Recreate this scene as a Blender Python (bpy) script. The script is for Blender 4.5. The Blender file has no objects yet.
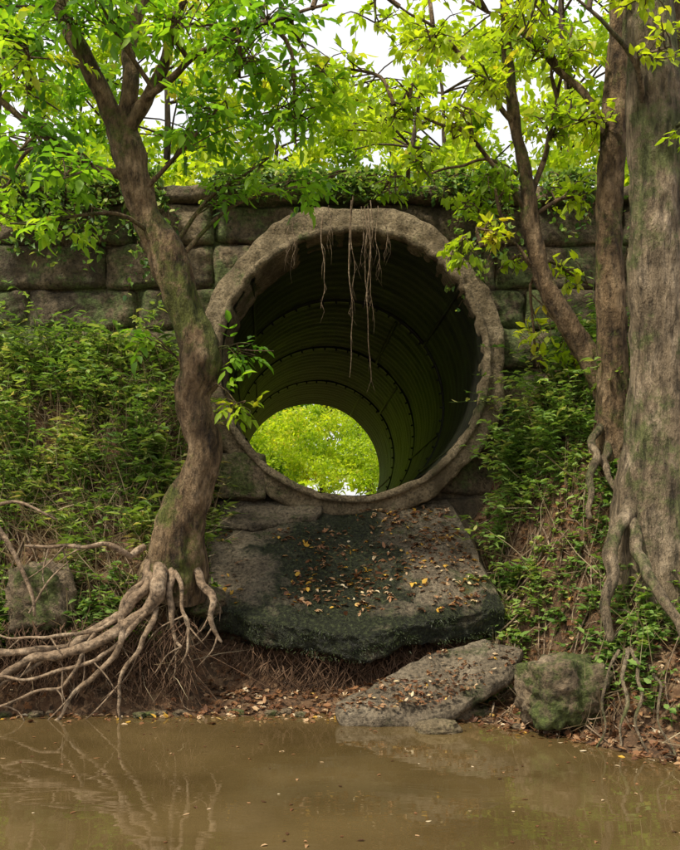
import bpy, math, random
import numpy as np
from mathutils import Vector, noise as mn
random.seed(7); rng=np.random.default_rng(7)
scene=bpy.context.scene
scene.view_settings.view_transform='Standard'; scene.view_settings.look='None'; scene.view_settings.exposure=0
def nz(x,y,z,s=1.0,o=0.0): return mn.noise(Vector((x*s+o,y*s+o*.7,z*s-o)))
def fbm(x,y,z,s=1.0,o=0.0): return nz(x,y,z,s,o)+.5*nz(x,y,z,s*2.1,o)+.25*nz(x,y,z,s*4.3,o)
def sstep(a,b,x):
    t=min(1,max(0,(x-a)/(b-a))); return t*t*(3-2*t)

# ------------------------------------------------------------ materials
def newmat(name):
    m=bpy.data.materials.new(name); m.use_nodes=True
    nt=m.node_tree; nt.nodes.clear()
    return m,nt,nt.nodes,nt.links
def ramp(nd,cols):
    r=nd.new('ShaderNodeValToRGB'); e=r.color_ramp.elements
    while len(e)<len(cols): e.new(.5)
    for i,(p,c) in enumerate(cols):
        e[i].position=p; e[i].color=(*c,1)
    return r
def surf(name,cols,scale=3,bump=.4,rough=.85,moss=None,stretch=(1,1,1),fine=30,bdist=.03,wet=None,voro=None,streak=None,fstretch=None):
    m,nt,nd,lk=newmat(name)
    out=nd.new('ShaderNodeOutputMaterial'); b=nd.new('ShaderNodeBsdfPrincipled'); lk.new(b.outputs[0],out.inputs[0])
    tc=nd.new('ShaderNodeTexCoord'); mp=nd.new('ShaderNodeMapping'); mp.inputs['Scale'].default_value=stretch
    lk.new(tc.outputs['Object'],mp.inputs[0])
    n=nd.new('ShaderNodeTexNoise'); n.inputs['Scale'].default_value=scale; n.inputs['Detail'].default_value=7; n.inputs['Roughness'].default_value=.68
    lk.new(mp.outputs[0],n.inputs[0]); r=ramp(nd,cols); lk.new(n.outputs[0],r.inputs[0]); col=r.outputs[0]
    f=nd.new('ShaderNodeTexNoise'); f.inputs['Scale'].default_value=fine; f.inputs['Detail'].default_value=5; f.inputs['Roughness'].default_value=.7
    if fstretch:
        mf=nd.new('ShaderNodeMapping'); mf.inputs['Scale'].default_value=fstretch; lk.new(tc.outputs['Object'],mf.inputs[0]); lk.new(mf.outputs[0],f.inputs[0])
    else: lk.new(mp.outputs[0],f.inputs[0])
    def mix(a,bb,fac,mode='MIX'):
        x=nd.new('ShaderNodeMix'); x.data_type='RGBA'; x.blend_type=mode
        if isinstance(fac,float): x.inputs[0].default_value=fac
        else: lk.new(fac,x.inputs[0])
        lk.new(a,x.inputs[6])
        if isinstance(bb,tuple): x.inputs[7].default_value=(*bb,1)
        else: lk.new(bb,x.inputs[7])
        return x.outputs[2]
    fr=ramp(nd,[(.34,(.2,.2,.2)),(.5,(.9,.9,.9)),(.68,(1.45,1.45,1.45))]); lk.new(f.outputs[0],fr.inputs[0])
    col=mix(col,fr.outputs[0],.92,'MULTIPLY')
    if voro:
        v=nd.new('ShaderNodeTexVoronoi'); v.inputs['Scale'].default_value=voro[0]; v.inputs['Randomness'].default_value=1
        w=nd.new('ShaderNodeTexNoise'); w.inputs['Scale'].default_value=18
        va=nd.new('ShaderNodeVectorMath'); va.operation='SCALE'; va.inputs[3].default_value=.12
        lk.new(tc.outputs['Object'],w.inputs[0]); lk.new(w.outputs[1],va.inputs[0])
        vb=nd.new('ShaderNodeVectorMath'); lk.new(tc.outputs['Object'],vb.inputs[0]); lk.new(va.outputs[0],vb.inputs[1])
        lk.new(vb.outputs[0],v.inputs[0])
        sx=nd.new('ShaderNodeSeparateColor'); lk.new(v.outputs['Color'],sx.inputs[0])
        vr=ramp(nd,voro[1]); lk.new(sx.outputs[0],vr.inputs[0])
        col=mix(col,vr.outputs[0],voro[2])
    if streak:
        s=nd.new('ShaderNodeTexNoise'); s.inputs['Scale'].default_value=2.5; s.inputs['Detail'].default_value=6
        m2=nd.new('ShaderNodeMapping'); m2.inputs['Scale'].default_value=(3,1,.35); lk.new(tc.outputs['Object'],m2.inputs[0]); lk.new(m2.outputs[0],s.inputs[0])
        sr=ramp(nd,[(.45,(0,0,0)),(.7,(.85,.85,.85))]); lk.new(s.outputs[0],sr.inputs[0]); col=mix(col,streak,sr.outputs[0])
    if moss:
        g=nd.new('ShaderNodeTexNoise'); g.inputs['Scale'].default_value=moss[1]; g.inputs['Detail'].default_value=8; g.inputs['Roughness'].default_value=.75
        lk.new(tc.outputs['Object'],g.inputs[0]); gr=ramp(nd,[(moss[2],(0,0,0)),(moss[2]+.08,(.92,.92,.92))]); lk.new(g.outputs[0],gr.inputs[0])
        gc=ramp(nd,[(.35,tuple(c*.3 for c in moss[0])),(.65,moss[0])]); lk.new(f.outputs[0],gc.inputs[0])
        col=mix(col,gc.outputs[0],gr.outputs[0])
    b.inputs['Roughness'].default_value=rough
    if wet:
        at=nd.new('ShaderNodeAttribute'); at.attribute_name='wet'
        ad=nd.new('ShaderNodeMath'); ad.operation='MULTIPLY_ADD'; lk.new(n.outputs[0],ad.inputs[0]); ad.inputs[1].default_value=1.5; lk.new(at.outputs['Fac'],ad.inputs[2])
        wr=ramp(nd,[(.80,(0,0,0)),(1.0,(1,1,1))])
        sb=nd.new('ShaderNodeMath'); sb.operation='SUBTRACT'; lk.new(ad.outputs[0],sb.inputs[0]); sb.inputs[1].default_value=.15
        lk.new(sb.outputs[0],wr.inputs[0])
        wc=ramp(nd,wet); lk.new(f.outputs[0],wc.inputs[0])
        col=mix(col,wc.outputs[0],wr.outputs[0])
        rr=nd.new('ShaderNodeMapRange'); lk.new(wr.outputs[0],rr.inputs[0]); rr.inputs[3].default_value=rough; rr.inputs[4].default_value=.40; lk.new(rr.outputs[0],b.inputs['Roughness'])
    lk.new(col,b.inputs['Base Color'])
    bp=nd.new('ShaderNodeBump'); bp.inputs['Strength'].default_value=bump; bp.inputs['Distance'].default_value=bdist
    h=nd.new('ShaderNodeMath'); h.operation='MULTIPLY_ADD'; lk.new(n.outputs[0],h.inputs[0]); h.inputs[1].default_value=1.5; lk.new(f.outputs[0],h.inputs[2])
    lk.new(h.outputs[0],bp.inputs['Height']); lk.new(bp.outputs[0],b.inputs['Normal'])
    b.inputs['Specular IOR Level'].default_value=.3
    return m
def leafmat(name,cols,trans=.5,gloss=.35,tint=(1.1,1.15,.5)):
    m,nt,nd,lk=newmat(name)
    out=nd.new('ShaderNodeOutputMaterial')
    at=nd.new('ShaderNodeAttribute'); at.attribute_name='rnd'
    r=ramp(nd,cols); lk.new(at.outputs['Fac'],r.inputs[0])
    p=nd.new('ShaderNodeBsdfPrincipled'); p.inputs['Roughness'].default_value=.5; p.inputs['Specular IOR Level'].default_value=gloss
    lk.new(r.outputs[0],p.inputs['Base Color'])
    t=nd.new('ShaderNodeBsdfTranslucent'); mx=nd.new('ShaderNodeMix'); mx.data_type='RGBA'; mx.blend_type='MULTIPLY'; mx.inputs[0].default_value=1
    lk.new(r.outputs[0],mx.inputs[6]); mx.inputs[7].default_value=(tint[0]*1.6,tint[1]*1.6,tint[2]*1.6,1); lk.new(mx.outputs[2],t.inputs[0])
    s=nd.new('ShaderNodeMixShader'); s.inputs[0].default_value=trans; lk.new(p.outputs[0],s.inputs[1]); lk.new(t.outputs[0],s.inputs[2]); lk.new(s.outputs[0],out.inputs[0])
    return m
M={}
M['stone']=surf('stone_block',[(.3,(.04,.033,.021)),(.5,(.145,.11,.066)),(.7,(.31,.24,.145))],2.2,.8,.9,moss=((.13,.17,.055),1.8,.48),streak=(.05,.04,.025),bdist=.05)
M['conc']=surf('weathered_concrete',[(.3,(.09,.07,.039)),(.5,(.24,.185,.108)),(.72,(.40,.32,.20))],2.8,.9,.9,moss=((.12,.14,.045),1.8,.55),streak=(.09,.068,.036),bdist=.04,fine=40)
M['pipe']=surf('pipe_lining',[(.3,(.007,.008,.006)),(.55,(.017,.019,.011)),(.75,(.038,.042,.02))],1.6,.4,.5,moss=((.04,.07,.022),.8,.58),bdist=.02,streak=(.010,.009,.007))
M['slab']=surf('apron_concrete',[(.3,(.055,.043,.027)),(.5,(.165,.13,.085)),(.72,(.33,.27,.185))],2.6,.9,.85,moss=((.08,.095,.032),2.2,.54),wet=[(.35,(.007,.008,.005)),(.53,(.022,.026,.012)),(.72,(.085,.10,.04))],bdist=.05,fine=34)
M['rock']=surf('mossy_rock',[(.3,(.06,.046,.027)),(.5,(.17,.125,.075)),(.72,(.31,.24,.155))],3,.9,.9,moss=((.10,.13,.03),2.0,.48),bdist=.05)
litter=[(.0,(.035,.02,.011)),(.3,(.09,.047,.022)),(.55,(.17,.085,.04)),(.75,(.25,.14,.07)),(.93,(.36,.24,.13)),(1,(.26,.10,.03))]
M['ground']=surf('soil_and_litter',[(.3,(.026,.016,.009)),(.5,(.08,.048,.026)),(.7,(.16,.105,.06))],2.5,.9,.95,voro=(26,litter,.5),moss=((.06,.08,.02),1.1,.62),bdist=.05)
M['bark']=surf('mossy_bark',[(.32,(.04,.025,.012)),(.5,(.18,.118,.06)),(.68,(.38,.27,.155))],5,1.0,.92,stretch=(1,1,.6),moss=((.12,.14,.024),1.5,.53),bdist=.08,fine=24,fstretch=(1,1,.3))
M['bark2']=surf('grey_bark',[(.32,(.07,.052,.031)),(.5,(.22,.165,.10)),(.68,(.42,.33,.22))],5,1.0,.92,stretch=(1,1,.5),moss=((.15,.17,.055),1.7,.50),bdist=.09,fine=26,fstretch=(1,1,.16))
M['darkbark']=surf('dark_bark',[(.3,(.03,.022,.015)),(.5,(.085,.06,.04)),(.7,(.16,.12,.08))],8,.9,.92,stretch=(1,1,.3),bdist=.03)
M['root']=surf('root_bark',[(.3,(.08,.052,.03)),(.5,(.25,.175,.11)),(.7,(.43,.33,.225))],7,.9,.9,bdist=.03,fine=22)
M['rootlet']=surf('rootlets',[(.3,(.035,.02,.012)),(.5,(.11,.062,.034)),(.7,(.22,.14,.085))],9,.3,.95,bdist=.01)
G1=[(0,(.05,.12,.018)),(.35,(.12,.25,.02)),(.7,(.23,.38,.022)),(.93,(.34,.44,.03)),(1,(.42,.40,.03))]
GY=[(0,(.15,.25,.016)),(.4,(.29,.40,.02)),(.75,(.41,.48,.025)),(.96,(.50,.49,.035)),(1,(.50,.38,.04))]
GD=[(0,(.03,.07,.018)),(.35,(.085,.155,.03)),(.7,(.18,.26,.05)),(.92,(.32,.37,.11)),(1,(.42,.35,.16))]
M['leaf']=leafmat('green_leaf',G1,.5)
M['leafy']=leafmat('yellow_green_leaf',GY,.5)
M['herb']=leafmat('herb_leaf',GD,.35)
M['ivy']=leafmat('ivy_leaf',[(0,(.035,.085,.02)),(.45,(.11,.20,.04)),(.85,(.24,.35,.08)),(1,(.36,.37,.12))],.3)
M['fallen']=leafmat('fallen_leaf',[(0,(.055,.028,.014)),(.4,(.15,.066,.03)),(.65,(.27,.135,.06)),(.84,(.46,.31,.17)),(.94,(.62,.53,.37)),(1,(.55,.33,.05))],.15,.25,(1,.9,.7))
M['straw']=leafmat('dry_stalk',[(0,(.10,.07,.035)),(.6,(.28,.21,.12)),(1,(.45,.37,.23))],.15,.25,(1,.9,.7))
M['moss']=leafmat('moss_strand',[(0,(.012,.016,.006)),(.6,(.035,.048,.016)),(1,(.08,.10,.03))],.1,.3,(1,1,.6))

# ------------------------------------------------------------ mesh accumulator
LEAF=np.array([(0,0,0),(.3,.5,.10),(.3,-.5,.10),(.33,0,0),(.68,.36,.06),(.68,-.36,.06),(.68,0,-.03),(1,0,-.14)])
LQ=np.array([(3,6,4,1),(3,2,5,6)]); LT=np.array([(0,3,1),(0,2,3),(6,7,4),(6,5,7)])
SL=np.array([(0,0,0),(.45,.5,.10),(.45,-.5,.10),(1,0,-.1)])
ST=np.array([(0,3,1),(0,2,3)])
BL=np.array([(0,.5,0),(0,-.5,0),(.5,.4,.0),(.5,-.4,.0),(1,0,-.12)])
BQ=np.array([(0,1,3,2)]); BT=np.array([(2,3,4)])
def unit(a): return a/np.maximum(1e-9,np.linalg.norm(a,axis=-1,keepdims=True))
class Acc:
    def __init__(s): s.v=[];s.q=[];s.t=[];s.r=[];s.n=0;s.L=[]
    def add(s,v,q=None,t=None,r=.5):
        v=np.asarray(v,float)
        if q is not None and len(q): s.q.append(np.asarray(q)+s.n)
        if t is not None and len(t): s.t.append(np.asarray(t)+s.n)
        s.v.append(v); s.r.append(np.full(len(v),r) if np.isscalar(r) else np.asarray(r)); s.n+=len(v)
    def leaf(s,p,d,n,L,W,r): s.L.append((*p,*d,*n,L,W,r))
    def flush(s,kind='full'):
        if s.L:
            a=np.array(s.L,float); s.L=[]; s.leaves(a[:,0:3],a[:,3:6],a[:,6:9],a[:,9],a[:,10],a[:,11],kind)
    def leaves(s,P,D,N,L,W,R,kind='full'):
        T,Q,TT={'full':(LEAF,LQ,LT),'simple':(SL,None,ST),'blade':(BL,BQ,BT)}[kind]
        D=unit(D); S=unit(np.cross(D,N)); N=np.cross(S,D); k=len(P); m=len(T)
        curl=rng.uniform(-.5,1.8,k)
        V=P[:,None]+T[None,:,0:1]*L[:,None,None]*D[:,None]+T[None,:,1:2]*W[:,None,None]*S[:,None]+T[None,:,2:3]*(L*curl)[:,None,None]*N[:,None]
        off=(np.arange(k)*m)[:,None,None]
        s.add(V.reshape(-1,3),(off+Q[None]).reshape(-1,4) if Q is not None else None,(off+TT[None]).reshape(-1,3),np.repeat(R,m))
    def tube(s,pts,rad,n=6,bump=0,bs=6,r=.5):
        pts=np.asarray(pts,float); rad=np.asarray(rad,float); k=len(pts)
        if k<2: return
        t=unit(np.gradient(pts,axis=0)); ref=np.array([.3,1,.1]) if abs(t[0][1])<.8 else np.array([1,0,.2])
        vs=[]; u=unit(np.cross(t[0],ref))
        for i in range(k):
            u=unit(u-t[i]*np.dot(u,t[i])); w=np.cross(t[i],u)
            for j in range(n):
                a=2*math.pi*j/n; dv=u*math.cos(a)+w*math.sin(a); rr=rad[i]
                if bump:
                    c=pts[i]+dv*rr; rr*=1+bump*(fbm(c[0],c[1],c[2]*.45,bs,3.1))
                    if n>=20: rr+=.016*nz(c[0],c[1],c[2]*.3,22,5)
                vs.append(pts[i]+dv*rr)
        q=[]
        for i in range(k-1):
            for j in range(n):
                a=i*n+j; b=i*n+(j+1)%n; q.append((a,b,b+n,a+n))
        vs.append(pts[-1]+t[-1]*rad[-1]*.5); e=len(vs)-1; tt=[((k-1)*n+j,(k-1)*n+(j+1)%n,e) for j in range(n)]
        s.add(vs,q,tt,r)
    def build(s,name,mat,smooth=False,parent=None,attr=None):
        s.flush()
        me=bpy.data.meshes.new(name); V=np.concatenate(s.v).astype(np.float32)
        q=np.concatenate(s.q) if s.q else np.zeros((0,4),int); t=np.concatenate(s.t) if s.t else np.zeros((0,3),int)
        me.vertices.add(len(V)); me.vertices.foreach_set('co',V.ravel())
        li=np.concatenate([q.ravel(),t.ravel()]).astype(np.int32); me.loops.add(len(li)); me.loops.foreach_set('vertex_index',li)
        st=np.concatenate([np.arange(len(q))*4,len(q)*4+np.arange(len(t))*3]).astype(np.int32)
        me.polygons.add(len(st)); me.polygons.foreach_set('loop_start',st)
        me.update(calc_edges=True); me.validate()
        at=me.attributes.new(attr or 'rnd','FLOAT','POINT'); at.data.foreach_set('value',np.concatenate(s.r).astype(np.float32))
        if smooth: me.polygons.foreach_set('use_smooth',np.ones(len(me.polygons),bool))
        me.materials.append(M[mat]); o=bpy.data.objects.new(name,me); scene.collection.objects.link(o)
        if parent: o.parent=parent
        return o
def empty(name):
    o=bpy.data.objects.new(name,None); scene.collection.objects.link(o); return o
def spline(pts,rad,step=.06):
    P=[np.array(p,float) for p in pts]; P=[2*P[0]-P[1]]+P+[2*P[-1]-P[-2]]
    R=[rad[0]]+list(rad)+[rad[-1]]; o=[];ro=[]
    for i in range(1,len(P)-2):
        L=np.linalg.norm(P[i+1]-P[i]); k=max(2,int(L/step))
        for j in range(k):
            t=j/k; o.append(.5*((2*P[i])+(-P[i-1]+P[i+1])*t+(2*P[i-1]-5*P[i]+4*P[i+1]-P[i+2])*t*t+(-P[i-1]+3*P[i]-3*P[i+1]+P[i+2])*t**3))
            ro.append(R[i]*(1-t)+R[i+1]*t)
    o.append(P[-2]); ro.append(R[-2]); return np.array(o),np.array(ro)
def grid_q(nr,nc,close=False,off=0):
    q=[]
    for i in range(nr-1):
        for j in range(nc if close else nc-1):
            a=i*nc+j; b=i*nc+(j+1)%nc; q.append((a,b,b+nc,a+nc))
    return q
# ------------------------------------------------------------ terrain
def yw(x): return float(np.interp(x,[-60,-6,-3.4,-1,.6,1.0,1.5,2.06,3.2,6,60],[7.4,7.2,7.05,7.0,6.95,6.75,6.2,5.5,4.8,4.2,4.0]))
def gbase(x,y):
    w=yw(x); t=y-w
    if y<1.6: return .35*sstep(1.6,-.5,y)+.3*sstep(-1,-30,y)-.0
    if t<0: return -.5*min(1,-t/1.2)*sstep(1.6,2.4,y)
    L=float(np.interp(y,[w,w+.06,w+.22,9.1],[0,.3,.62,3.35]))
    C=float(np.interp(y,[w,7.5,7.68,9.1],[0,.12,.42,1.5])) if w<7.45 else 0
    R=float(np.interp(y,[w,w+.35,w+1.0,9.1],[0,.17,.62,3.3]))
    l=sstep(-1.05,-1.75,x); r=sstep(1.2,2.3,x)
    z=L*l+(1-l)*(R*r+C*(1-r))
    e=sstep(5.2,6.5,abs(x)); z+=e*max(0,(y-7))*.85
    return z
def gh(x,y):
    z=gbase(x,y); a=.12*sstep(0,.5,y-yw(x))+.02
    if -1.3<x<1.5 and y>7.3: a*=.35
    return z+a*fbm(x,y,0,1.7)+.4*a*nz(x,y,0,9)
def gfar(x,y): return 1.15+.05*(y-17.3)+sstep(5,9,abs(x+.6))*3.4*sstep(26,18,y)+.15*fbm(x,y,0,.5)
A=Acc()
def sheet(xs,ys,fn):
    v=[(x,y,fn(x,y)) for y in ys for x in xs]; A.add(v,grid_q(len(ys),len(xs)))
xs=np.concatenate([np.linspace(-90,-8,20)[:-1],np.linspace(-8,-3.6,30)[:-1],np.linspace(-3.6,3.6,190)[:-1],np.linspace(3.6,8,30)[:-1],np.linspace(8,90,20)])
ys=np.concatenate([np.linspace(-90,0,14)[:-1],np.linspace(0,4.5,30)[:-1],np.linspace(4.5,9.2,145)])
sheet(xs,ys,gh)
xs2=np.concatenate([np.linspace(-90,-8,15)[:-1],np.linspace(-8,8,90)[:-1],np.linspace(8,90,15)])
def gtop(x,y): return 4.98+.10*fbm(x,y,0,1.1)+.25*sstep(9.3,10.5,y)
sheet(xs2,np.linspace(9.2,17.35,45),gtop)
sheet(xs2,np.concatenate([np.linspace(17.3,30,50)[:-1],np.linspace(30,200,20)]),gfar)
A.build('ground','ground',True)
# water
m,nt,nd,lk=newmat('muddy_water'); out=nd.new('ShaderNodeOutputMaterial'); b=nd.new('ShaderNodeBsdfPrincipled'); lk.new(b.outputs[0],out.inputs[0])
tc=nd.new('ShaderNodeTexCoord'); n1=nd.new('ShaderNodeTexNoise'); n1.inputs['Scale'].default_value=.9; n1.inputs['Detail'].default_value=6; lk.new(tc.outputs['Object'],n1.inputs[0])
r=ramp(nd,[(.3,(.06,.040,.014)),(.7,(.125,.086,.034))]); lk.new(n1.outputs[0],r.inputs[0]); lk.new(r.outputs[0],b.inputs['Base Color'])
b.inputs['Roughness'].default_value=.02; b.inputs['IOR'].default_value=1.6; b.inputs['Specular IOR Level'].default_value=.9
mp=nd.new('ShaderNodeMapping'); mp.inputs['Scale'].default_value=(.6,1.6,1); lk.new(tc.outputs['Object'],mp.inputs[0])
n2=nd.new('ShaderNodeTexNoise'); n2.inputs['Scale'].default_value=2.2; n2.inputs['Detail'].default_value=3; n2.inputs['Distortion'].default_value=.6; lk.new(mp.outputs[0],n2.inputs[0])
bp=nd.new('ShaderNodeBump'); bp.inputs['Strength'].default_value=.08; bp.inputs['Distance'].default_value=.03; lk.new(n2.outputs[0],bp.inputs['Height']); lk.new(bp.outputs[0],b.inputs['Normal'])
M['water']=m
A=Acc(); A.add([(-90,.8,0),(90,.8,0),(90,9,0),(-90,9,0)],[(0,1,2,3)]); A.build('water','water')

# ------------------------------------------------------------ culvert
CX,CZ,R0=.12,3.10,1.31
def pcx(y): return CX-(y-9)*.081
def pcz(y): return CZ-(y-9)*.048
def pr(y): return R0+(y-9)*.004
def plate_hole(A,cx,R,y,x0,x1,z0,z1,n=96,cz=CZ):
    v=[]
    for i in range(n):
        a=2*math.pi*i/n; c,s=math.cos(a),math.sin(a); v.append((cx+R*c,y,cz+R*s))
    for i in range(n):
        a=2*math.pi*i/n; c,s=math.cos(a),math.sin(a)
        k=min((x1-cx)/c if c>1e-6 else 1e9,(x0-cx)/c if c<-1e-6 else 1e9,(z1-cz)/s if s>1e-6 else 1e9,(z0-cz)/s if s<-1e-6 else 1e9)
        v.append((cx+k*c,y,cz+k*s))
    A.add(v,[(i,(i+1)%n,n+(i+1)%n,n+i) for i in range(n)])
def block(A,x0,x1,z0,z1,yf,yb,cut=9,amp=.03,hole=1.46,seed=0):
    v=[];nc=cut+1; g=.008
    x0+=g;x1-=g;z0+=g;z1-=g
    for i in range(nc+2):
        for j in range(nc+2):
            u=min(1,max(0,(j-1)/(nc-1))); w=min(1,max(0,(i-1)/(nc-1)))
            x=x0+(x1-x0)*u; z=z0+(z1-z0)*w
            back=(i==0 or j==0 or i==nc+1 or j==nc+1)
            e=min(u,1-u)*(x1-x0); f=min(w,1-w)*(z1-z0)
            y=yf+.045*math.exp(-e/.02)+.045*math.exp(-f/.02)+amp*fbm(x,seed,z,3.2,seed)+.5*amp*nz(x,0,z,12)
            x+=.03*nz(x,1,z,5,seed); z+=.035*nz(x,2,z,3,seed)
            if back: y=yb
            d=math.hypot(x-CX,z-CZ)
            if d<hole: x=CX+(x-CX)/d*hole; z=CZ+(z-CZ)/d*hole
            v.append((x,y,z))
    A.add(v,grid_q(nc+2,nc+2))
A=Acc(); plate_hole(A,CX,1.44,9.17,-5.8,5.8,.5,4.93)
z=1.0; k=0
for hgt in [.42,.4,.45,.38,.44,.42,.40,.46,.40,.17]:
    x=-5.8+random.uniform(-.3,0)
    while x<5.7:
        w=random.uniform(.55,1.6) if hgt>.3 else random.uniform(.9,1.8); x1=min(x+w,5.8); k+=1
        corners=[math.hypot(a-CX,b-CZ) for a in(x,x1) for b in(z,z+hgt)]
        if max(corners)>1.5:
            out=random.uniform(-.02,.04)+(-.07 if hgt<.3 else 0)
            block(A,x,x1,z+random.uniform(-.01,.01),z+hgt,9.07+out,9.2,14,.055,1.46,k*1.7)
        x=x1
    z+=hgt
A.build('stone_headwall','stone',True)
A=Acc(); plate_hole(A,pcx(17.3),1.35,17.3,-9,9,-1,4.95,cz=pcz(17.3)); A.build('culvert_outlet_headwall','conc')
culv=empty('concrete_culvert')
A=Acc(); n=320
prof=[(0,9.5,0),(0,9.1,0),(0,8.9,0),(.0,8.85,0),(.012,8.82,0),(.05,8.815,0),(.07,8.82,0),(.076,8.86,0),(.09,8.87,0),(.13,8.87,1),(.3,8.87,1),(.45,8.872,1),(.6,8.875,1),(.75,8.88,1),(.9,8.89,1),(.97,8.905,1),(1,8.94,1),(1,9.04,1),(1,9.3,1)]
v=[]
for (r,y,md) in prof:
    for i in range(n):
        a=2*math.pi*i/n
        q=(a+math.pi/8)%(math.pi/4)-math.pi/8
        top=sstep(.3,.8,math.sin(a))
        ro=min(1.505/math.cos(q),1.545)*(1-top)+top*min(1.55/math.cos(q),1.60)+.028*fbm(math.cos(a),0,math.sin(a),2.5)+.016*nz(math.cos(a),3,math.sin(a),14)
        if md==0:
            jag=.026*max(0,nz(math.cos(a)*1.3,5,math.sin(a)*1.3,14))+.016*fbm(math.cos(a),7,math.sin(a),4)
            if math.sin(a)>0: jag+=.012*(1 if (i//3)%2 else 0)*(.4+nz(math.cos(a),1,math.sin(a),6))
            rr=R0-.02+r+(jag if r<.06 else .4*jag)
        else: rr=(R0+.08)*(1-r)+ro*r
        x=CX+rr*math.cos(a); z=CZ+rr*math.sin(a)
        yy=y+(.03*fbm(x,y,z,2.6)+.018*nz(x,y,z,14)-.02*max(0,nz(x,4,z,5)) if y<9.2 else 0)
        v.append((x,yy,z))
A.add(v,grid_q(len(prof),n,True)); A.build('collar','conc',True,culv)
A=Acc(); n=128; v=[]; Y=np.linspace(8.88,17.45,175)
for y in Y:
    for i in range(n):
        a=2*math.pi*i/n; rr=pr(y)-.012+.004*math.cos(2*math.pi*(y+.05*math.cos(a))/.2)+.012*nz(math.cos(a),y,math.sin(a),3)
        v.append((pcx(y)+rr*math.cos(a),y,pcz(y)+rr*math.sin(a)))
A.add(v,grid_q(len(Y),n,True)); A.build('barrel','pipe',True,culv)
A=Acc()
for k in range(1,4):
    y0=8.83+2.2*k
    v=[]
    for dy,dr in [(-.05,0),(-.045,.018),(.045,.018),(.05,0)]:
        for i in range(n):
            a=2*math.pi*i/n; v.append((pcx(y0)+(pr(y0)-.005-dr)*math.cos(a),y0+dy,pcz(y0)+(pr(y0)-.005-dr)*math.sin(a)))
    A.add(v,grid_q(4,n,True))
    for i in range(48):
        a=2*math.pi*i/48; p=np.array((pcx(y0)+(pr(y0)-.025)*math.cos(a),y0,pcz(y0)+(pr(y0)-.025)*math.sin(a)))
        A.tube([p,p+np.array((-math.cos(a)*.025,0,-math.sin(a)*.025))],[.015,.011],6)
for k in range(4):
    for a in (math.radians(-38+k%2*24),math.radians(35+k%2*20),math.radians(140+k%2*20),math.radians(215-k%2*20)):
        y0=8.9+2.2*k; y1=min(y0+2.1,17.4)
        A.tube([(pcx(y)+(pr(y)-.015)*math.cos(a),y,pcz(y)+(pr(y)-.015)*math.sin(a)) for y in np.linspace(y0,y1,9)],[.02]*9,6)
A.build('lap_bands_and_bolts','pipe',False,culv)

# ------------------------------------------------------------ apron
def slab_pt(u,v):
    ly=7.38+.32*abs(2*u-1)**2.2+.07*nz(u*6,0,0,1,4)+.025*nz(u*22,0,0,1,9); lz=.66+.14*abs(2*u-1)**1.5
    y=9.12+(ly-9.12)*v; z=1.80+(lz-1.80)*(.85*v+.15*v**3)
    xl=-1.28+.12*v; xr=1.08+.30*v; x=xl+(xr-xl)*u
    x+=.11*nz(0,y,0,2.5,u>.5 and 9 or 2)*(abs(2*u-1))
    z+=.045*fbm(x,y,0,1.6,4)+.022*nz(x,y,0,7)+.012*nz(x,y,0,18)-.06*math.exp(-((x-.05)/.35)**2)
    return x,y,z
A=Acc(); nu,nv=170,110; v=[]; wet=[]
sec=[('t',i/(nv-1)) for i in range(nv)]+[('l',a) for a in (.03,.07,.15,.25,.4,.55,.7,.85,1.)]+[('b',a) for a in (.2,.5,1.)]
for kind,t in sec:
    for j in range(nu):
        u=j/(nu-1)
        if kind=='t': x,y,z=slab_pt(u,t)
        else:
            x,y,z=slab_pt(u,1)
            th=.21+.05*nz(x,0,0,2.5)
            if kind=='l': y+=-.012*min(1,t/.07)+.05*t+.035*nz(x,t*.6,0,6)*min(1,t*5)+.02*nz(x,t,0,15); z-=th*t+.02*nz(x,t,3,7)*t
            else: z-=th; y+=.05+t*1.6; z+=t*1.0
        v.append((x,y,z)); c=-.04+.14*nz(0,y,0,1.3)
        wv=math.exp(-((x-c)/.70)**2)*.60
        if kind!='t' : wv=.5
        elif t>.84: wv=max(wv,(t-.84)*3.2)
        wet.append(wv-.03)
nn=len(sec)*nu
A.add(v,grid_q(len(sec),nu),None,wet)
for j in (0,nu-1):
    pts=[v[i*nu+j] for i in range(len(sec))]; c=np.mean(pts,axis=0); A.add(pts+[c],None,[(i,(i+1)%len(pts),len(pts)) for i in range(len(pts))],.0)
A.build('concrete_apron','slab',True,attr='wet')
def slabz(x,y):
    v=(9.12-y)/(9.12-7.45)
    if not 0<v<.97: return None
    xl=-1.28+.12*v; xr=1.08+.30*v; u=(x-xl)/(xr-xl)
    if not .02<u<.98: return None
    ly=7.38+.32*abs(2*u-1)**2.2+.05*nz(u*6,0,0,1,4); v=(9.12-y)/(9.12-ly)
    if v>.97: return None
    return slab_pt(u,v)[2]
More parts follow.
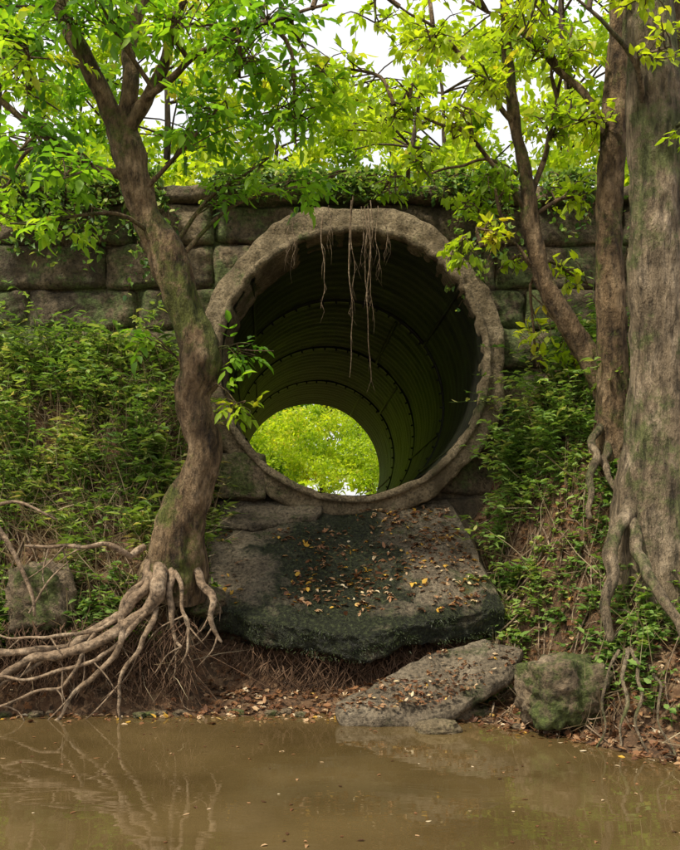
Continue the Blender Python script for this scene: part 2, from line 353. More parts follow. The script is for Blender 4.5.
def plate(name,outline,th,mat,rings=12,dens=16,amp=.03,wetv=0.):
    pts=[]
    for i in range(len(outline)):
        a=np.array(outline[i]);b=np.array(outline[(i+1)%len(outline)])
        for j in range(dens): pts.append(a+(b-a)*j/dens)
    pts=np.array(pts); c=pts.mean(axis=0); N=len(pts); v=[]
    for k in range(rings): 
        for p in pts: v.append(c+(p-c)*(k+.02)/(rings-1)*.99)
    for k,(sc,dz) in enumerate([(1.0,-.008),(1.0,-.02),(1.01,-th*.5),(.99,-th),(.5,-th),(.02,-th)]):
        for p in pts: v.append(c+(p-c)*sc+np.array((0,0,dz)))
    o=[]
    for p in v:
        s=amp*fbm(*p,2.5,8); o.append((p[0]+.6*s*1.3*nz(*p,5,2)+.035*nz(*p,8,3),p[1]+.045*nz(*p,7,5),p[2]+s+.5*amp*nz(*p,12)))
    A=Acc(); A.add(o,grid_q(rings+6,N,True),None,wetv); return A.build(name,mat,True,attr='wet')
BS=[(-.04,6.72,.13),(.35,6.95,.30),(.80,7.2,.50),(1.15,7.25,.56),(1.45,7.12,.50),(1.30,6.88,.34),(1.0,6.72,.2),(.66,6.58,.07),(.3,6.58,.06),(.02,6.60,.06)]
plate('broken_concrete_slab',BS,.09,'slab')
def sz(x,y,d=.045): return (x,y,1.80-(9.12-y)*.60+d)
plate('concrete_fragment',[sz(-1.2,9.0),sz(-.5,9.05),sz(-.15,8.95),sz(-.22,8.72),sz(-.55,8.66),sz(-.8,8.55),sz(-1.15,8.6)],.06,'slab',wetv=.15,amp=.02)
def rock(name,c,s,rot=0,box=.5,amp=.16,seed=0,mat='rock'):
    n1,n2=44,70; v=[]
    for i in range(n1):
        ph=math.pi*(i+.02)/(n1-.96)
        for j in range(n2):
            a=2*math.pi*j/n2; d=np.array((math.sin(ph)*math.cos(a),math.sin(ph)*math.sin(a),math.cos(ph)))
            m=np.max(np.abs(d)); dd=d*(1-box)+d/m*box*.85
            f=1+amp*fbm(*d,1.5,seed)+.25*amp*nz(*d,7,seed)+.1*amp*nz(*d,16,seed); p=dd*f*np.array(s)
            v.append((c[0]+p[0]*math.cos(rot)-p[1]*math.sin(rot),c[1]+p[0]*math.sin(rot)+p[1]*math.cos(rot),c[2]+p[2]))
    A=Acc(); A.add(v,grid_q(n1,n2,True)); return A.build(name,mat,True)
rock('boulder',(1.58,6.42,.28),(.31,.26,.27),.3,.55,.28,3)
rock('boulder',(-2.42,7.25,.88),(.27,.22,.30),.2,.45,.3,9)
rock('rock',(.70,6.42,.02),(.17,.12,.065),0,.2,.15,5,'conc')
rock('rock',(-.98,9.0,2.00),(.28,.2,.27),.1,.8,.10,12)
rock('rock',(-1.17,7.62,.85),(.18,.2,.13),.5,.6,.25,15)
rock('rock',(.98,6.9,.02),(.2,.12,.08),.2,.4,.2,18)
for i in range(26):
    x=random.uniform(-2.8,2.2); rock('pebble',(x,yw(x)+random.uniform(-.08,.25),.015),(random.uniform(.03,.08),.05,.025),random.random()*3,.3,.25,i*3.1+20)

# ------------------------------------------------------------ leaf helpers
UP=np.array((0,0,1.))
def rv(): return unit(rng.normal(size=3))
def compound(A,p,d,L,rr,nl=5):
    d=unit(d); up=unit(UP+.5*rv()); s=unit(np.cross(d,up)); base=rr
    k=nl//2
    for i in range(k):
        q=p+d*L*(.45+.9*i/k)
        for sg in (-1,1):
            dd=unit(d*.65+s*sg+rv()*.15-UP*.25)
            A.leaf(q,dd,unit(up+.3*rv()),L*random.uniform(.6,.8),L*random.uniform(.29,.38),min(1,max(0,base+random.gauss(0,.08))))
    A.leaf(p+d*L*1.2,unit(d-UP*.3+.1*rv()),unit(up+.2*rv()),L*.85,L*.38,base)
def foliate(W,LV,limbs,clumps,L=.13,nl=5,node=.11,br=.022,simple=False,tl=(.35,.7)):
    for (cx,cy,cz,rx,ry,rz,n) in clumps:
        c=np.array((cx,cy,cz)); a=limbs[np.argmin(np.linalg.norm(limbs-c-np.array((0,0,-.3)),axis=1))]
        mid=(a+c)/2+np.array((0,0,.12))+rv()*.1
        P,Rr=spline([a,mid,c,c+(c-mid)*.6],[br,br*.7,br*.45,.004],.08); W.tube(P,Rr,5)
        cr=np.clip(.5+.2*random.gauss(0,1),0.1,.85)
        for _ in range(n):
            s=P[random.randint(len(P)//3,len(P)-1)]
            e=c+rv()*np.array((rx,ry,rz))*random.random()**.4
            dv=e-s; l=np.linalg.norm(dv)
            mx=random.uniform(*tl)*1.5
            if l>mx*1.6: s=e-dv/l*mx*1.4
            m_=(s+e)/2+np.array((0,0,.1*l))+rv()*.06
            T,tr=spline([s,m_,e],[.007,.005,.002],.06); W.tube(T,tr,4)
            st=max(2,int(node/.06)); i=len(T)//3
            while i<len(T):
                d=unit(T[min(i+1,len(T)-1)]-T[max(i-1,0)])
                dd=unit(d*.6+rv()*.8-UP*.15)
                if i>=len(T)-2: dd=unit(d-UP*.2)
                r_=min(.985,max(0,cr+random.gauss(0,.14)))
                if simple:
                    for _k in range(3):
                        d2=unit(dd+rv()*.7); LV.leaf(T[i]+rv()*.03,d2,unit(UP+.6*rv()),L*random.uniform(.6,1.1),L*random.uniform(.35,.5),r_)
                else: compound(LV,T[i],dd,L*random.uniform(.7,1.15),r_,nl)
                i+=st
# ------------------------------------------------------------ gnarled left tree
T1=empty('gnarled_tree'); W=Acc(); LV=Acc(); RT=Acc()
tp=[(-1.40,7.42,.9),(-1.34,7.36,1.32),(-1.20,7.3,1.68),(-1.09,7.25,2.12),(-1.15,7.22,2.50),(-1.08,7.2,2.76),(-1.20,7.2,3.13),(-1.37,7.2,3.61),(-1.56,7.2,4.03),(-1.68,7.2,4.40),(-1.77,7.2,4.72)]
tr=[.27,.225,.19,.135,.145,.165,.135,.145,.12,.125,.11]
P,Rr=spline(tp,tr,.022); P=P+np.array([[.05*nz(0,0,p[2],2.2,1),.03*nz(0,0,p[2],2,4),0] for p in P]); W.tube(P,Rr,56,.32,3.6)
limbs=[[(-1.76,7.2,4.6),(-1.92,7.15,4.97),(-2.12,7.1,5.37),(-2.24,7.0,5.75),(-2.5,6.9,6.5),(-2.6,6.8,7.3)],
[(-1.74,7.2,4.62),(-1.66,7.2,5.05),(-1.69,7.25,5.3),(-1.6,7.3,5.75),(-1.45,7.4,6.4),(-1.4,7.4,7.2)],
[(-1.72,7.2,4.55),(-1.46,7.1,4.97),(-1.30,7.0,5.3),(-1.12,6.9,5.75),(-.85,6.8,6.3),(-.5,6.7,6.8)],
[(-1.66,7.2,4.3),(-2.0,7.1,4.32),(-2.3,7.0,4.5),(-2.75,6.9,4.86),(-3.3,6.8,5.3)],
[(-1.7,7.2,4.75),(-1.2,6.9,5.0),(-.7,6.7,5.15),(-.1,6.6,5.3)]]
lr=[[.09,.078,.07,.055,.04,.02],[.09,.065,.055,.045,.03,.015],[.06,.05,.04,.035,.025,.012],[.04,.035,.03,.022,.012],[.035,.025,.016,.01]]
LP=[P[-60:]]
for a,b_ in zip(limbs,lr):
    Q,q=spline(a,b_,.05); Q=Q+np.array([[.04*nz(*p,3,1),.03*nz(*p,3,4),.03*nz(*p,4,7)] for p in Q]); W.tube(Q,q,14,.22,8); LP.append(Q)
LP=np.concatenate(LP)
cl=[]
for (x,z,y,r,n) in [(-2.35,4.95,6.8,.42,20),(-2.1,5.35,6.9,.4,14),(-1.75,5.3,6.6,.4,14),(-1.2,5.15,6.6,.4,18),(-.75,4.95,6.7,.38,24),(-.35,4.65,6.9,.36,22),(-.55,5.3,6.8,.4,16),(-.15,4.95,6.9,.3,10),(-2.3,4.35,6.7,.36,18),(-2.15,3.75,6.7,.24,9),(-1.95,4.05,6.5,.25,10),(-1.0,4.6,6.9,.32,20),(-.75,4.25,7.1,.26,14),(-.3,4.25,7.3,.22,8),(-2.6,5.4,7.2,.4,18),(-1.0,5.6,7.4,.5,16),(-1.9,5.9,7.2,.5,12),(-2.75,4.0,7.2,.35,12),(-2.5,5.9,6.5,.5,10),(-1.2,6.2,7.,.6,10),(-.2,6.0,7.,.5,8),(-2.5,6.8,7.,.7,7),(-1.4,7.1,7.2,.7,7)]:
    cl.append((x,y,z,r,r,r*.7,n))
foliate(W,LV,LP,cl,.15,5)
foliate(W,LV,P[70:130],[(-.70,7.1,2.86,.18,.15,.13,6),(-.82,7.15,2.45,.14,.14,.12,6),(-1.5,7.0,2.9,.12,.12,.1,3)],.14,5,br=.01)
W.build('trunk_and_limbs','bark',True,T1); LV.build('foliage','leaf',False,T1)
rts=[[(-1.5,7.3,1.25),(-1.40,7.02,.98),(-1.55,6.95,.80),(-1.85,6.9,.62),(-2.3,6.88,.44),(-2.8,6.85,.26),(-3.3,6.8,.2)],
[(-1.5,7.25,1.2),(-1.6,7.02,.9),(-1.9,6.96,.66),(-2.2,6.9,.52),(-2.6,6.86,.50),(-3.2,6.9,.42)],
[(-1.35,7.2,1.15),(-1.32,7.0,.85),(-1.28,6.98,.62),(-1.2,6.95,.52)],
[(-1.6,7.3,1.3),(-1.72,7.05,1.2),(-1.85,7.0,1.32),(-2.1,6.98,1.30),(-2.45,7.0,1.36)],
[(-1.55,7.2,1.1),(-1.7,6.95,.8),(-1.75,6.9,.55),(-1.95,6.86,.3),(-2.1,6.84,.1),(-2.2,6.8,-.05)],
[(-1.45,7.2,1.1),(-1.45,6.98,.8),(-1.6,6.9,.5),(-1.7,6.86,.25),(-1.66,6.84,-.05)],
[(-1.9,6.9,.6),(-2.0,6.86,.4),(-2.3,6.82,.2),(-2.6,6.8,.1),(-2.9,6.75,-.03)],
[(-2.25,6.88,.46),(-2.45,6.85,.34),(-2.6,6.85,.2),(-2.9,6.82,.05)],
[(-1.2,7.3,1.2),(-1.05,7.15,.9),(-1.0,7.1,.75),(-.92,7.1,.6)],
[(-1.3,7.15,1.1),(-1.2,6.98,.75),(-1.22,6.94,.4)],
[(-1.75,6.95,.75),(-2.1,6.88,.6),(-2.3,6.86,.62),(-2.7,6.9,.68)],[(-1.5,6.95,.8),(-1.9,6.85,.45),(-2.4,6.8,.3),(-2.9,6.78,.32)]]
for i,a in enumerate(rts):
    r0=[.062,.05,.035,.028,.032,.028,.016,.016,.04,.022,.018,.02][i]
    a=[np.array(p)+(rv()*.03 if 0<k<len(a)-1 else 0) for k,p in enumerate(a)]
    Q,q=spline(a,list(np.linspace(r0,r0*.35,len(a))),.03); Q=Q+np.array([[.05*nz(*p,5,i),.02*nz(*p,6,i+5),.06*nz(*p,4,i+9)] for p in Q]); RT.tube(Q,q,10,.35,10)
    for _ in range(4):
        k=random.randint(len(Q)//3,len(Q)-1); p=Q[k]; e=p+np.array((random.uniform(-.35,.2),-.02,-random.uniform(.1,.4)))
        T,t_=spline([p,(p+e)/2+rv()*.05,e],[.008,.006,.002],.04); RT.tube(T,t_,5)
RT.build('exposed_roots','root',True,T1)

# ------------------------------------------------------------ right trees
def tree(name,trunk,rad,limbs,lrad,clumps,mat,leafm,nseg=36,bump=.18,L=.10,simple=True,bs=3,**kw):
    T=empty(name); W=Acc(); LV=Acc(); P,Rr=spline(trunk,rad,.04); W.tube(P,Rr,nseg,bump,bs); LP=[P[len(P)//2:]]
    for a,b_ in zip(limbs,lrad):
        Q,q=spline(a,b_,.05); Q=Q+np.array([[.04*nz(*p,3,1),.03*nz(*p,3,4),.04*nz(*p,4,7)] for p in Q]); W.tube(Q,q,10,.15,8); LP.append(Q)
    if clumps:
        foliate(W,LV,np.concatenate(LP),clumps,L,5,simple=simple,**kw); LV.build('foliage',leafm,False,T)
    W.build('trunk_and_limbs',mat,True,T); return T
def cz_(lst,yy): return [(x,y,z,r,r,r*.7,n) for (x,z,y,r,n) in lst]
tree('large_tree',[(2.44,7.0,.3),(2.44,7.0,1.1),(2.46,7.0,1.7),(2.48,7.0,2.1),(2.48,7.0,2.6),(2.46,7.0,3.6),(2.44,7.0,4.8),(2.40,7.0,5.6),(2.3,7.0,6.8),(2.2,7.1,8.5)],[.42,.36,.29,.25,.225,.21,.195,.185,.17,.1],
 [[(2.42,7,5.2),(2.1,6.9,5.7),(1.6,6.8,6.2),(1.0,6.7,6.6)],[(2.4,7,4.6),(2.2,6.7,4.9),(1.9,6.5,5.1),(1.6,6.4,5.3)]],[[.06,.045,.03,.012],[.03,.02,.015,.006]],
 cz_([(2.2,5.3,6.5,.35,16),(2.55,4.3,6.6,.2,5),(2.3,4.9,6.5,.3,9),(1.9,5.7,6.7,.45,18),(1.2,6.4,6.8,.6,8),(2.5,6.2,6.8,.5,10),(2.0,7.4,7.,.8,8),(1.4,5.2,6.6,.3,12)],0),'bark2','leafy',64,.16,.10,True,3)
tree('slender_tree',[(2.36,7.85,2.0),(2.36,7.8,2.7),(2.34,7.8,3.6),(2.33,7.8,4.4),(2.40,7.8,5.3),(2.44,7.8,6.2),(2.4,7.9,8)],[.19,.14,.12,.115,.11,.10,.06],
 [[(2.36,7.8,4.9),(2.0,7.9,5.4),(1.6,7.9,5.8),(1.1,7.9,6.1)]],[[.04,.03,.02,.01]],
 cz_([(2.1,4.9,7.6,.35,14),(1.7,5.6,7.8,.45,18),(1.2,6.2,7.8,.5,8),(2.2,6.2,7.9,.6,10),(2.2,7.4,8,.8,8)],0),'bark','leafy',28,.2,.10)
tree('slender_tree',[(2.85,7.5,1.7),(2.80,7.5,2.7),(2.78,7.5,3.8),(2.80,7.5,5.0),(2.9,7.5,6.5)],[.17,.12,.11,.10,.08],[],[],cz_([(2.9,4.4,7.2,.3,8),(2.9,5.4,7.2,.4,14)],0),'bark','leaf',20,.15,.10)
tree('leaning_sapling',[(2.46,7.95,2.3),(2.38,8,2.66),(2.07,7.95,3.2),(1.80,7.9,3.62),(1.68,7.9,4.1),(1.64,7.9,4.5),(1.54,7.9,5.0),(1.47,7.9,5.6),(1.42,7.8,6.2),(1.4,7.8,6.9)],[.15,.115,.095,.082,.068,.06,.052,.044,.035,.015],
 [[(1.66,7.9,4.2),(1.35,7.8,4.6),(.95,7.6,4.85),(.45,7.4,4.95)],[(1.68,7.9,4.4),(1.85,8,4.9),(1.95,8,5.4),(2.1,8,6.0)],[(1.55,7.9,5.0),(1.2,7.8,5.4),(.8,7.7,5.75),(.3,7.6,6.0)],[(1.76,7.9,3.7),(1.5,7.8,3.95),(1.2,7.6,3.85),(.95,7.5,3.7)],[(1.64,7.9,4.5),(1.3,8,4.75),(.8,8,4.6),(.3,8,4.45)]],[[.025,.02,.014,.006],[.03,.025,.015,.008],[.025,.02,.014,.006],[.016,.012,.008,.004],[.018,.014,.01,.004]],
 cz_([(.5,4.95,7.4,.35,20),(1.0,4.85,7.6,.34,20),(1.3,5.3,7.7,.4,24),(.8,5.6,7.6,.42,22),(.3,5.8,7.6,.35,10),(.05,5.35,7.6,.3,8),(1.9,5.0,7.8,.3,20),(2.0,5.6,7.9,.35,20),(1.5,5.8,7.8,.4,20),(1.0,3.72,7.5,.2,13),(1.3,3.95,7.6,.2,11),(.45,4.5,7.9,.22,10),(1.35,4.45,7.8,.26,16),(1.1,4.3,7.9,.27,14),(2.1,4.4,8.0,.26,14),(1.4,6.6,7.8,.5,8),(.9,6.3,7.8,.5,8),(1.75,3.2,8.1,.24,9),(2.1,3.75,8.1,.25,9),(1.5,3.85,8.1,.2,7),(2.1,3.1,8.2,.25,9),(.7,4.5,7.6,.25,12)],0),'bark','leafy',24,.18,.115)
A=Acc()
for i,a in enumerate([[(2.25,6.95,1.7),(2.10,6.72,1.45),(1.99,6.6,1.2),(1.95,6.52,1.0),(1.92,6.45,.65)],[(2.35,7.9,2.5),(2.2,7.7,2.3),(2.08,7.4,2.05),(2.0,7.1,1.55)],[(2.4,7.9,2.4),(2.25,7.6,2.1),(2.2,7.3,1.9),(2.3,7.1,1.6)],[(2.0,6.3,.6),(1.9,6.02,.35),(1.83,5.9,.15),(1.78,5.8,-.05)],[(2.05,6.3,.6),(2.0,5.98,.4),(1.93,5.8,.2),(1.95,5.68,-.02)],[(1.95,6.3,.6),(1.8,6.1,.35),(1.75,6.0,.15),(1.68,5.9,-.02)],[(2.1,6.2,.5),(2.1,5.9,.4),(2.02,5.7,.2),(2.1,5.5,-.02)],[(2.2,6.8,1.5),(2.2,6.5,1.15),(2.3,6.2,.85),(2.35,6.0,.6)]]):
    r0=[.065,.045,.04,.016,.014,.012,.012,.05][i]; Q,q=spline(a,list(np.linspace(r0,r0*.5,len(a))),.03); Q=Q+np.array([[.06*nz(*p,4,i),.02*nz(*p,6,i+5),.03*nz(*p,5,i+9)] for p in Q]); A.tube(Q,q,10,.35,9)
A.build('tree_roots','bark2',True)

# ------------------------------------------------------------ hanging roots in pipe mouth
A=Acc()
for x,zt,zb,r in [(-.17,4.42,3.62,.005),(.10,4.55,2.95,.006),(.12,4.6,3.55,.004),(.28,4.5,2.9,.006),(.30,4.55,3.5,.004),(.25,4.5,3.75,.004),(-.45,4.35,4.0,.003),(-.5,4.3,4.05,.003),(.36,4.5,3.9,.003),(.45,4.45,4.1,.003),(.22,4.5,4.0,.003),(-.1,4.5,4.2,.003)]:
    k=18; pts=[(x+.06*nz(x*9,t*4,0,1)*t+.012*math.sin(t*9+x*20),8.75+.03*nz(t*3,x*7,0,1),zt+.12-(zt+.12-zb)*t) for t in np.linspace(0,1,k)]
    A.tube(pts,np.linspace(r*1.3,r*.5,k),5)
    for _ in range(5):
        i=random.randint(4,k-2); p=np.array(pts[i]); A.tube([p,p+np.array((random.uniform(-.04,.04),0,-.08)),p+np.array((random.uniform(-.05,.05),0,-.2))],[r*.5,r*.4,r*.2],4)
A.build('hanging_roots','root',True)
A=Acc()
for _ in range(2100):
    x=random.uniform(-3.4,1.35)
    if x<-1.15: y=yw(x)+random.uniform(.0,.18); z=random.uniform(.25,.75)
    else: y=7.48+random.uniform(0,.2)+.25*(abs(x)/1.3)**2; z=random.uniform(.12,.5)
    l=random.uniform(.08,.42); dx=random.gauss(0,.6)*l
    pts=[(x,y,z),(x+dx*.4+.03*random.gauss(0,1),y-.05,z-l*.4),(x+dx+.05*random.gauss(0,1),y-.06,max(-.02,z-l))]
    P_,r_=spline(pts,[.005*random.uniform(.4,1.8),.0035,.0015],.08); A.tube(P_,r_,4)
A.build('fine_roots','rootlet',True)
A=Acc()
for _ in range(4500):
    u=random.random(); x,y,z=slab_pt(u,1); t=random.random()
    if nz(x*2,t,0,2.5,3)<random.uniform(-.1,.4): continue
    A.leaf((x,y-.012+.04*t,z+.01-.24*t),unit(np.array((random.gauss(0,.5),-.6,-1+random.random()))),rv(),random.uniform(.012,.04),.006,random.random()*.8)
A.flush('blade')
for _ in range(14000):
    x=random.gauss(-.05,.5); y=random.uniform(7.4,9.0); zz=slabz(x,y)
    if zz is None or nz(x,y,0,3.,5)<-.05: continue
    A.leaf((x,y,zz-.003),unit(np.array((random.gauss(0,.8),random.gauss(0,.8),.7))),rv(),random.uniform(.008,.022),.005,random.random()*.9)
A.flush('blade'); A.build('moss','moss')

# ------------------------------------------------------------ leaf litter
A=Acc()
def broken_z(x,y):
    ins=False; n_=len(BS)
    for i in range(n_):
        x1,y1,_=BS[i]; x2,y2,_=BS[(i+1)%n_]
        if (y1>y)!=(y2>y) and x<(x2-x1)*(y-y1)/(y2-y1)+x1: ins=not ins
    if not ins: return None
    w=[(1/((x-p[0])**2+(y-p[1])**2+.01),p[2]) for p in BS]; return sum(a*b for a,b in w)/sum(a for a,b in w)
def litter_leaf(x,y,z,s=1,bias=0):
    L=random.uniform(.025,.08)*s
    nrm=unit(UP+rv()*random.choice([.25,.5,1.0])); d=unit(np.cross(nrm,rv()))
    r_=min(1,max(0,random.betavariate(1.4,1.6)+bias))
    if random.random()<.4:
        for k in (-1.2,-.6,0,.6,1.2):
            sd=unit(np.cross(d,nrm)); A.leaf((x,y,z+.012),unit(d+sd*k),nrm,L*(1. if k==0 else .75),L*.3,r_)
    else: A.leaf((x,y,z+.012),d,nrm,L,L*random.uniform(.4,.65),r_)
for _ in range(3600):
    x=random.uniform(-1.2,1.35); y=random.uniform(7.4,9.0); z=slabz(x,y)
    if z is None: continue
    d=nz(x,y,0,2.2,3)+.35*(x-.1)+(.2 if y<8.1 else -.1)
    if d<random.uniform(-.35,.6): continue
    litter_leaf(x,y,z,.95,random.choice([-.1,.05,.3,.35]))
for _ in range(1500):
    x=random.uniform(0,1.45); y=random.uniform(6.6,7.25); z=broken_z(x,y)
    if z is None or nz(x,y,0,3)<random.uniform(-.5,.4): continue
    litter_leaf(x,y,z+.02,.7,.05)
for _ in range(18000):
    x=random.uniform(-3.6,3.2); y=random.uniform(5,9.05)
    if y<yw(x)-.02: continue
    if slabz(x,y) is not None and y>7.5: continue
    left=x<-1.1
    if left and random.random()<.6: continue
    litter_leaf(x,y,max(gh(x,y),0),.95)
for _ in range(320):
    x=random.uniform(-3,2.2); y=yw(x)-abs(random.gauss(0,.14)); litter_leaf(x,y,-.008,.9,.15)
for _ in range(120):
    x=random.uniform(-2.2,2.2); y=random.uniform(4,6.8)
    if y<yw(x): A.leaf((x,y,.004),unit(np.array((random.gauss(0,1),random.gauss(0,1),0))),(0,0,1),random.uniform(.015,.045),.018,random.random())
A.build('fallen_leaves','fallen')

# ------------------------------------------------------------ undergrowth
A=Acc(); W=Acc()
def stem(x,y,z,h,lean,nl,L,wd,rbase,kind):
    p0=np.array((x,y,z-.03)); d=unit(np.array((lean[0],lean[1],1.)))
    p1=p0+d*h*.6; p2=p1+unit(d+np.array((lean[0]*1.5,lean[1]*1.5,-.7)))*h*.5
    P_,r_=spline([p0,p1,p2],[.004,.003,.0015],.07); W.tube(P_,r_,3)
    for i in range(nl):
        q=P_[int((len(P_)-1)*(.25+.75*i/nl))]; a=random.random()*6.28
        dd=unit(np.array((math.cos(a),math.sin(a)-.3,random.uniform(-.3,.5))))
        A.leaf(q,dd,unit(UP+.5*rv()),L*random.uniform(.6,1.2),wd*random.uniform(.7,1.2),min(1,max(0,rbase+random.gauss(0,.17))))
cnt=0
while cnt<1900:
    x=random.uniform(-4.2,-1.12); y=random.uniform(7.15,9.02)
    if x>-1.6 and y<7.9 : continue
    if nz(x,y,0,2.2,7)+.8*nz(x,y,0,5,2)<random.uniform(-.2,.35)-.3*(y-8): continue
    z=gh(x,y); rb=.6+.5*nz(x,y,0,1.8,11)+.1*(y>8.2)
    h=random.uniform(.10,.45)*(1 if y<8.4 else 1.2); cnt+=1
    stem(x,y,z,h,(random.gauss(.05,.35),random.gauss(-.3,.25)),random.randint(6,12),random.choice([.07,.10,.15]),random.choice([.014,.022,.036]),rb,0)
A.flush('simple'); o1=empty('undergrowth'); A.build('leaves','herb',False,o1); W.build('stems','herb',True,o1)
A=Acc()
for _ in range(5200):
    x=random.uniform(-3.8,-1.2) if random.random()<.75 else random.uniform(1.3,3); y=random.uniform(yw(x)+.12,8.9)
    if slabz(x,y) is not None: continue
    z=gh(x,y); l=random.uniform(.1,.6); a=random.gauss(0,.5)
    A.leaf((x,y,z),unit(np.array((a,random.gauss(-.4,.3),random.gauss(.5,.5)))),rv(),l,random.uniform(.004,.010),random.random())
A.flush('blade'); A.build('dead_grass','straw',False,o1)
A=Acc(); W=Acc(); cnt=0
while cnt<2000:
    x=random.uniform(1.2,3.6); y=random.uniform(5.6,9.02)
    if y<yw(x)+.35 or (x<1.75 and nz(x,y,0,1.5,3)<.08): continue
    if nz(x,y,0,1.6,17)+.6*nz(x,y,0,5,2)<random.uniform(-.3,.3): continue
    z=gh(x,y); rb=.6+.4*nz(x,y,0,1.5,11); cnt+=1
    stem(x,y,z,random.uniform(.06,.26),(random.gauss(-.1,.3),random.gauss(-.3,.2)),random.randint(5,8),random.choice([.05,.07,.09]),.045,rb,0)
for _ in range(850):
    x=random.choice([random.uniform(1.4,2.6),random.uniform(1.5,2.8),random.uniform(-3.6,-1.45)]); y=random.uniform(8.0,9.0)
    if nz(x,y,0,2.5,27)<-.08: continue
    stem(x,y,gh(x,y),random.uniform(.25,.95),(random.gauss(-.05,.3),random.gauss(-.35,.2)),16,.095,.038,.7+random.gauss(0,.18),0)
for _ in range(200):
    x=random.uniform(-3.2,-1.7); y=yw(x)+random.uniform(.15,.5)
    stem(x,y,gh(x,y),random.uniform(.1,.3),(random.gauss(0,.3),random.gauss(-.5,.2)),7,.08,.045,.6,0)
A.flush('full'); o2=empty('ivy_groundcover'); A.build('leaves','ivy',False,o2); W.build('stems','herb',True,o2)
A=Acc(); W=Acc()
for _ in range(330):
    x=random.uniform(-4,4)
    if nz(x,0,0,1.2,5)<-.2: continue
    l=random.uniform(.1,.9)*(1+1.2*nz(x,3,0,2)) if abs(x-.1)>1.2 else random.uniform(.02,.22)
    pts=[(x,9.35,5.1),(x+random.gauss(0,.08),9.02,5.06),(x+random.gauss(0,.15),8.93,4.95-l*.5),(x+random.gauss(0,.2),8.96,4.95-l)]
    P_,r_=spline(pts,[.006,.005,.004,.002],.06); W.tube(P_,r_,4)
    for p in P_:
        for _k in range(2): A.leaf(p+rv()*.03,unit(rv()+np.array((0,-.6,-.3))),unit(rv()*.6+UP),random.uniform(.04,.10),.045,random.random())
A.flush('full'); o3=empty('wall_vines'); A.build('leaves','ivy',False,o3); W.build('stems','rootlet',True,o3)
A=Acc()
S=[([(-2.75,7.0,1.6),(-2.55,6.98,1.3),(-2.38,6.95,.95),(-2.36,6.95,.78)],.024),([(-2.75,7.05,1.62),(-2.5,7.0,1.66),(-2.2,7.0,1.52)],.016),([(-2.4,6.95,.8),(-2.25,6.95,1.05),(-2.1,6.97,1.2)],.010)]
for p,r in S:
    P_,r_=spline(p,list(np.linspace(r,r*.5,len(p))),.05); A.tube(P_,r_,8,.15,10)
for _ in range(210):
    x=random.uniform(1.0,2.6) if random.random()<.65 else random.uniform(-3.2,-1.5); y=random.uniform(max(yw(x)+.1,6.2),8.9)
    if slabz(x,y) is not None: x=1.45
    l=random.uniform(.2,.8); a=random.gauss(math.pi/2*3,.9); pts=[]
    for t in (0,.35,.7,1):
        xx=x+math.cos(a)*l*t+.03*random.gauss(0,1); yy=max(y+math.sin(a)*l*t,yw(xx)+.03); pts.append((xx,yy,max(gh(xx,yy),0)+.02+.12*math.sin(math.pi*t)*random.random()))
    P_,r_=spline(pts,[.008*random.uniform(.4,1.3)]*2+[.005,.003],.08); A.tube(P_,r_,5)
A.build('dead_branches','root',True)

# ------------------------------------------------------------ vegetation behind
def cloud(name,cents,per,sig,L,mat,stems=None,kind='simple',ybias=0):
    A=Acc(); C=np.array([c[:3] for c in cents]); rad=np.array([c[3] for c in cents]); n=len(C)*per
    idx=np.repeat(np.arange(len(C)),per); d=unit(rng.normal(size=(n,3)))*rng.random((n,1))**.45
    P=C[idx]+d*rad[idx][:,None]*np.array((1,1,.7)); D=unit(rng.normal(size=(n,3))+np.array((0,0,-.3))); N=unit(rng.normal(size=(n,3))*.7+UP)
    r=np.clip(rng.normal(.5,.15,len(C))[idx]+rng.normal(0,.15,n),0,.985)
    ll=L*rng.uniform(.6,1.2,n); A.leaves(P,D,N,ll,ll*.5,r,kind); return A
def bgtree(name,x,y,z0,h,r,sp,nc,per,L,mat,lo=.35):
    T=empty(name); W=Acc(); lean=random.gauss(0,.05)
    tp=[(x+lean*h*t+.15*nz(x,t*3,0,1),y,z0-.2+h*t) for t in (0,.2,.4,.6,.8,1)]; P,Rr=spline(tp,list(np.linspace(r,.02,6)),.3); W.tube(P,Rr,8,.1,3)
    cents=[]
    for i in range(nc):
        t=random.uniform(lo,1); k=P[int(t*(len(P)-1))]; a=random.random()*6.28; s=sp*random.uniform(.3,1)*(1.15-.6*abs(t-.6))
        e=k+np.array((math.cos(a)*s,math.sin(a)*s,random.uniform(-.1,.4)*s)); cents.append((*e,random.uniform(.25,.5)*sp*.55))
        q,qr=spline([k,(k+e)/2+np.array((0,0,.1*s)),e],[r*.3,r*.2,.01],.25); W.tube(q,qr,5)
    W.build('trunk_and_limbs','darkbark',True,T); A=cloud('f',cents,per,1,L,mat); A.build('foliage',mat,False,T)
random.seed(21)
for (x,y,h,sp,m_,nc) in [(-4.2,10.6,4.6,1.6,'leaf',34),(-2.4,11.8,4.4,1.6,'leafy',28),(-1.0,12.5,2.4,1.3,'leafy',16),(1.0,12.2,3.0,1.4,'leafy',24),(2.8,11.0,4.8,1.7,'leafy',38),(4.6,12.5,5,1.8,'leaf',30),(2.0,14.5,4.6,1.6,'leafy',30),(-5.5,14,6,2,'leaf',30),(-3.6,13.8,5.5,1.8,'leafy',30),(0.4,16.2,5.0,1.7,'leafy',24)]:
    bgtree('roadside_tree',x,y,5.1,h,.06,sp,nc,140,.14,m_,.1)
cents=[(random.uniform(-6,6),random.uniform(9.7,12),5.15+random.uniform(0,.5),random.uniform(.2,.5)) for _ in range(105)]
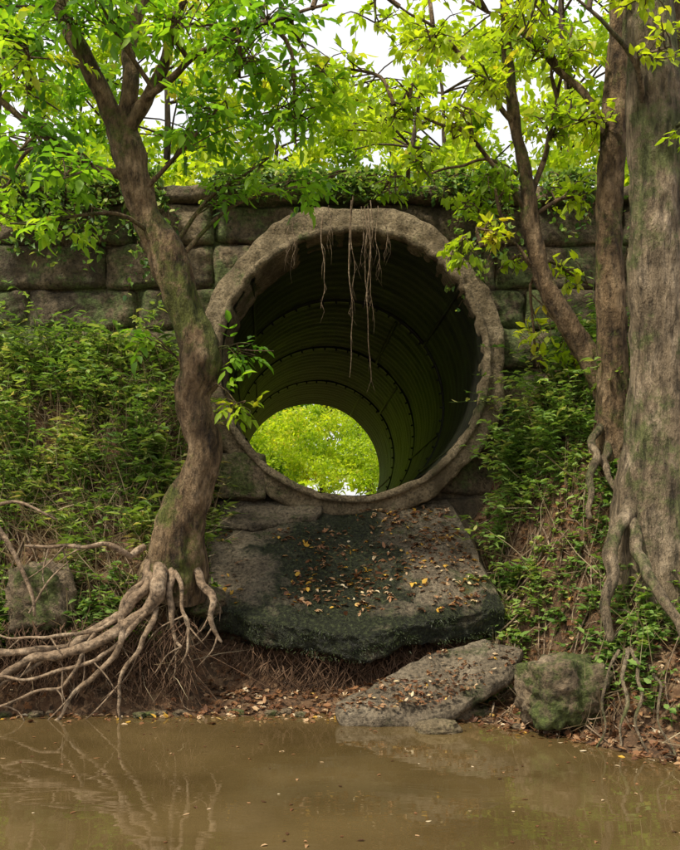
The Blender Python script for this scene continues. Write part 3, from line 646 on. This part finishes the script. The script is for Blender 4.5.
cloud('s',cents,160,1,.12,'leafy').build('roadside_shrubs','leafy')
cents=[]
for _ in range(300):
    x=random.uniform(-7,4); y=random.uniform(18.8,27); cents.append((x,y,gfar(x,y)+random.uniform(0,.9)+.24*(y-19)+(random.uniform(0,1.6) if y>22 else 0),random.uniform(.3,.6)))
cloud('s',cents,220,1,.12,'leafy').build('outlet_shrubs','leafy')
for i in range(24):
    x=random.uniform(-17,17); y=random.uniform(29,46)
    if -5<x<1 and y<36 and i%2: y+=10
    bgtree('distant_tree',x,y,gfar(x,y),random.uniform(11,18),.16,3.8,30,120,.36,random.choice(['leafy','leafy','leafy','leaf']),.12)
cents=[(random.uniform(-60,60),random.uniform(60,75),random.uniform(3,20),random.uniform(2,4)) for _ in range(260)]
cloud('s',cents,100,1,1.1,'leafy').build('distant_woodland','leafy')

# ------------------------------------------------------------ light, sky, camera
el,az=math.radians(56),math.radians(-132)
w=bpy.data.worlds.new('World'); scene.world=w; w.use_nodes=True; nt=w.node_tree; bg=nt.nodes['Background']
sk=nt.nodes.new('ShaderNodeTexSky'); sk.sky_type='NISHITA'; sk.sun_disc=False; sk.sun_elevation=el; sk.sun_rotation=az; sk.dust_density=6; sk.air_density=1; sk.ozone_density=.6
# thin bright cloud layer over the clear sky
tcw=nt.nodes.new('ShaderNodeTexCoord'); nw=nt.nodes.new('ShaderNodeTexNoise'); nw.inputs['Scale'].default_value=2.5; nw.inputs['Detail'].default_value=6
rw=nt.nodes.new('ShaderNodeMapRange'); rw.inputs[1].default_value=.35; rw.inputs[2].default_value=.65; rw.inputs[3].default_value=.5; rw.inputs[4].default_value=.95
mw=nt.nodes.new('ShaderNodeMix'); mw.data_type='RGBA'; mw.inputs[7].default_value=(8.6,8.6,8.6,1)
nt.links.new(tcw.outputs['Generated'],nw.inputs[0]); nt.links.new(nw.outputs[0],rw.inputs[0]); nt.links.new(rw.outputs[0],mw.inputs[0]); nt.links.new(sk.outputs[0],mw.inputs[6])
nt.links.new(mw.outputs[2],bg.inputs[0]); bg.inputs[1].default_value=.15
sd=bpy.data.lights.new('sun','SUN'); sd.energy=5; sd.angle=math.radians(6); sd.color=(1,.92,.76); so=bpy.data.objects.new('sun',sd); scene.collection.objects.link(so)
S_=Vector((math.sin(az)*math.cos(el),math.cos(az)*math.cos(el),math.sin(el))); so.rotation_euler=S_.to_track_quat('Z','Y').to_euler()
cd=bpy.data.cameras.new('camera'); co=bpy.data.objects.new('camera',cd); scene.collection.objects.link(co)
co.location=(0,0,1.35); co.rotation_euler=(math.radians(90),0,0); cd.sensor_width=36; cd.lens=38.1; cd.shift_y=.1376; cd.clip_end=600
scene.camera=co
